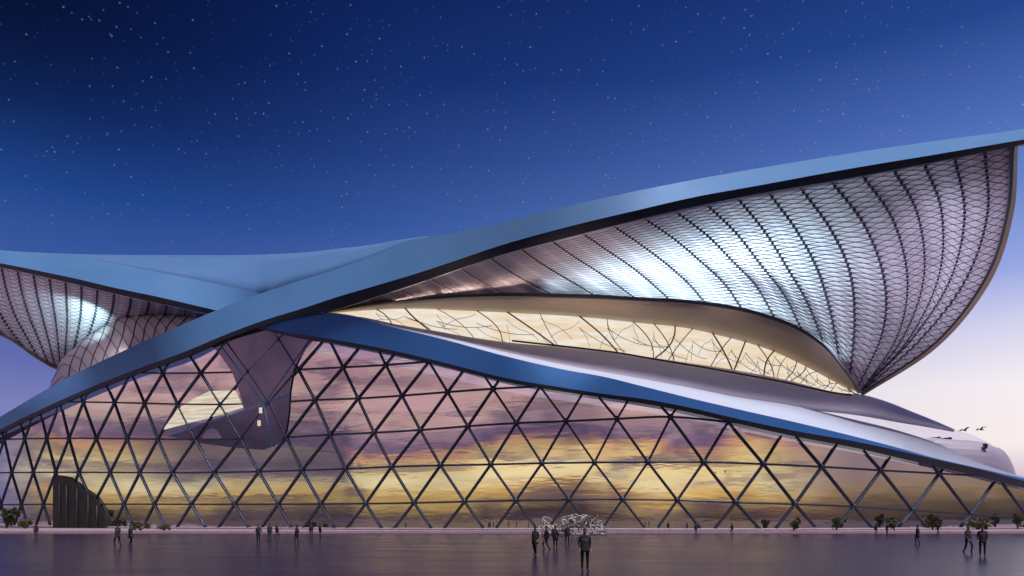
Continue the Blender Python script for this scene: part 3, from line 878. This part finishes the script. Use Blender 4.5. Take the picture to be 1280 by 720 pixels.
back = nt.mix(nt.m('MULTIPLY', bump, .85), back, srgb('#564a6c'))
cv3 = nt.n('ShaderNodeCombineXYZ'); nt.put(cv3.inputs[0], nt.m('MULTIPLY', ax, 3.4)); nt.put(cv3.inputs[1], nt.m('MULTIPLY', ay, 3.4)); nt.put(cv3.inputs[2], nt.m('MULTIPLY', Z, 42.0))
n3 = nt.noise(cv3.outputs[0], 1.0, 5, .6, .7)
back = nt.mix(nt.m('MULTIPLY', nt.smooth(n3, .52, .64), nt.smooth(Z, .03, .07, .25, .62)), back, srgb('#4d4470'))
back = nt.mix(nt.m('MULTIPLY', nt.smooth(n3, .44, .36), nt.smooth(Z, .08, .11, .0, .45)), back, srgb('#f3d6c4'))
rb = nt.ramp(zz, [(0,srgb('#2c2620')),(.02,srgb('#6a5a42')),(.04,srgb('#a98f70')),(.07,srgb('#a89098')),(.12,srgb('#8f8098')),(.2,srgb('#8c84a8')),(.35,srgb('#48538f')),(.6,srgb('#0c1f55'))], 'LINEAR')
gain = nt.m('MULTIPLY', nt.smooth(ax, -.75, -.35), nt.smooth(ax, .75, .35))
gain = nt.m('MULTIPLY', gain, nt.smooth(zz, .10, .07))
back = nt.mix(gain, back, nt.mix(1.0, back, (1.28,1.2,1.12,1), 'MULTIPLY'))
back = nt.mix(nt.smooth(ax, .6, .9), back, rb)
back = nt.mix(.10, back, srgb('#7c6c8e'))
sky = nt.mix(nt.smooth(ay, .12, -.1), front, back)
# stars
vo = nt.n('ShaderNodeTexVoronoi'); nt.put(vo.inputs['Vector'], tc); vo.inputs['Scale'].default_value = 150
sc2 = nt.n('ShaderNodeSeparateXYZ'); nt.put(sc2.inputs[0], vo.outputs['Color'])
st = nt.m('MULTIPLY', nt.smooth(vo.outputs['Distance'], .20, .03), nt.m('POWER', sc2.outputs[0], 2.0))
st = nt.m('MULTIPLY', st, nt.smooth(Z, .24, .36, 0.0, .16))
sky = nt.mix(1.0, sky, nt.mix(st, (0,0,0,1), (.8,.95,1.3,1)), 'ADD')
ns = nt.n('ShaderNodeTexSky', sky_type='NISHITA'); ns.sun_disc = False
SUN_EL, SUN_AZ = R(70), R(135)     # azimuth from +Y towards +X
ns.sun_elevation = R(1.0); ns.sun_rotation = SUN_AZ
bg = nt.n('ShaderNodeBackground'); nt.put(bg.inputs[0], sky); bg.inputs[1].default_value = 1.0
bg2 = nt.n('ShaderNodeBackground'); nt.put(bg2.inputs[0], ns.outputs[0]); bg2.inputs[1].default_value = .002
ad = nt.n('ShaderNodeAddShader'); L.new(bg.outputs[0], ad.inputs[0]); L.new(bg2.outputs[0], ad.inputs[1])
wo = nt.n('ShaderNodeOutputWorld'); L.new(ad.outputs[0], wo.inputs[0])

# ------------------------------------------------------------------ lights
sun = bpy.data.lights.new('sun', 'SUN'); sun.energy = 3.2; sun.angle = R(12); sun.color = (1.0,.93,.92)
so = bpy.data.objects.new('sun', sun); col.objects.link(so)
sd = Vector((math.sin(SUN_AZ) * math.cos(SUN_EL), math.cos(SUN_AZ) * math.cos(SUN_EL), math.sin(SUN_EL)))
so.rotation_euler = sd.to_track_quat('Z', 'Y').to_euler()

def spot(p, target, watts, color, ang=80, blend=.8, rad=.4):
    l = bpy.data.lights.new('fill_spot', 'SPOT'); l.energy = watts; l.color = color; l.spot_size = R(ang); l.spot_blend = blend; l.shadow_soft_size = rad
    o = bpy.data.objects.new('fill_spot', l); col.objects.link(o); o.location = p
    o.rotation_euler = (Vector(p) - Vector(target)).to_track_quat('Z', 'Y').to_euler()
lo_, hi_ = NC[0][0][0], NC[-1][0][0]
def su(x): return (x - lo_) / (hi_ - lo_)
# cool uplights behind the eave, warm ones near the arch tip
def area(p, target, watts, color, sx, sy, spread=180):
    l = bpy.data.lights.new('unseen_wash', 'AREA'); l.shape = 'RECTANGLE'; l.size = sx; l.size_y = sy; l.spread = R(spread); l.energy = watts; l.color = color
    o = bpy.data.objects.new('unseen_wash', l); col.objects.link(o); o.location = p
    o.rotation_euler = (Vector(p) - Vector(target)).to_track_quat('Z', 'Y').to_euler()
def strip(x, target, watts, color, ln, off=2.3):
    l = bpy.data.lights.new('strip_light', 'AREA'); l.shape = 'RECTANGLE'; l.size = ln; l.size_y = .8; l.energy = watts; l.color = color; l.spread = R(150)
    o = bpy.data.objects.new('strip_light', l); col.objects.link(o)
    def q(xx): return P(xx, interp(EV,xx,1) - .5, evd(xx) + off)
    p = q(x); tx_ = (q(x + 6) - q(x - 6)).normalized()
    zz_ = (p - Vector(target)); zz_ = (zz_ - tx_ * zz_.dot(tx_)).normalized(); yy_ = zz_.cross(tx_)
    o.matrix_world = Matrix(((tx_.x, yy_.x, zz_.x, p.x), (tx_.y, yy_.y, zz_.y, p.y), (tx_.z, yy_.z, zz_.z, p.z), (0,0,0,1)))
for x, tx, tv, wt in ((715,770,.55,420),(770,830,.55,1100),(825,880,.55,2000),(880,930,.55,2900),(935,980,.55,3300),(985,1030,.5,2600),(1030,1090,.5,1200)):
    strip(x, shf(su(tx), tv - .1), wt * .5, (.70,.97,1.0), 9)
for x, tx, wt in ((520,545,170),(580,620,380),(640,700,520)):
    strip(x, shf(su(tx), .1), wt, (1.0,.72,.55), 7, 1.3)

# added fill spots low over the plaza, without fixtures, brightening the wings
spot(P(980, 662, 100), shf(su(1080), .5), 75000, (.86,.80,1.0), 30, .9, 2)
spot(P(1150, 662, 105), shf(su(1190), .4), 60000, (.86,.80,1.0), 28, .9, 2)
spot(P(800, 662, 100), shf(su(850), .55), 45000, (1.0,.76,.66), 13, 1.0, 2)
spot(P(470, 662, 84), shf(su(530), .6), 22000, (1.0,.74,.58), 26, 1.0, 3)
spot(P(600, 662, 92), shf(su(690), .5), 110000, (1.0,.72,.58), 26, 1.0, 3)
area(P(118, 416, 165), slf(.56, .4), 900, (.6,1.0,.98), 3, 2, 60)
spot(P(20, 662, 120), slf(.36, .5), 60000, (.86,.80,1.0), 26, .9, 2)
area(P(150, 440, 164), domef(.42, .25), 450, (1.0,.88,.88), 26, 1.0)  # unseen fill added behind the arch to brighten the dome

# ------------------------------------------------------------------ camera and colour
cam = bpy.data.cameras.new('camera'); co = bpy.data.objects.new('camera', cam); col.objects.link(co)
co.location = (0, 0, ZC); co.rotation_euler = (R(90), 0, 0)
cam.sensor_width = 36; cam.lens = 36 * F / 1280; cam.shift_y = (HY - 360) / 1280; cam.clip_end = 20000; cam.clip_start = .1
scene.camera = co
vs_ = scene.view_settings; vs_.view_transform = 'Standard'; vs_.look = 'None'; vs_.exposure = 0; vs_.gamma = 1; vs_.use_curve_mapping = False
scene.cycles.max_bounces = 8; scene.cycles.transparent_max_bounces = 8; scene.cycles.use_denoising = True
scene.cycles.sample_clamp_indirect = 4
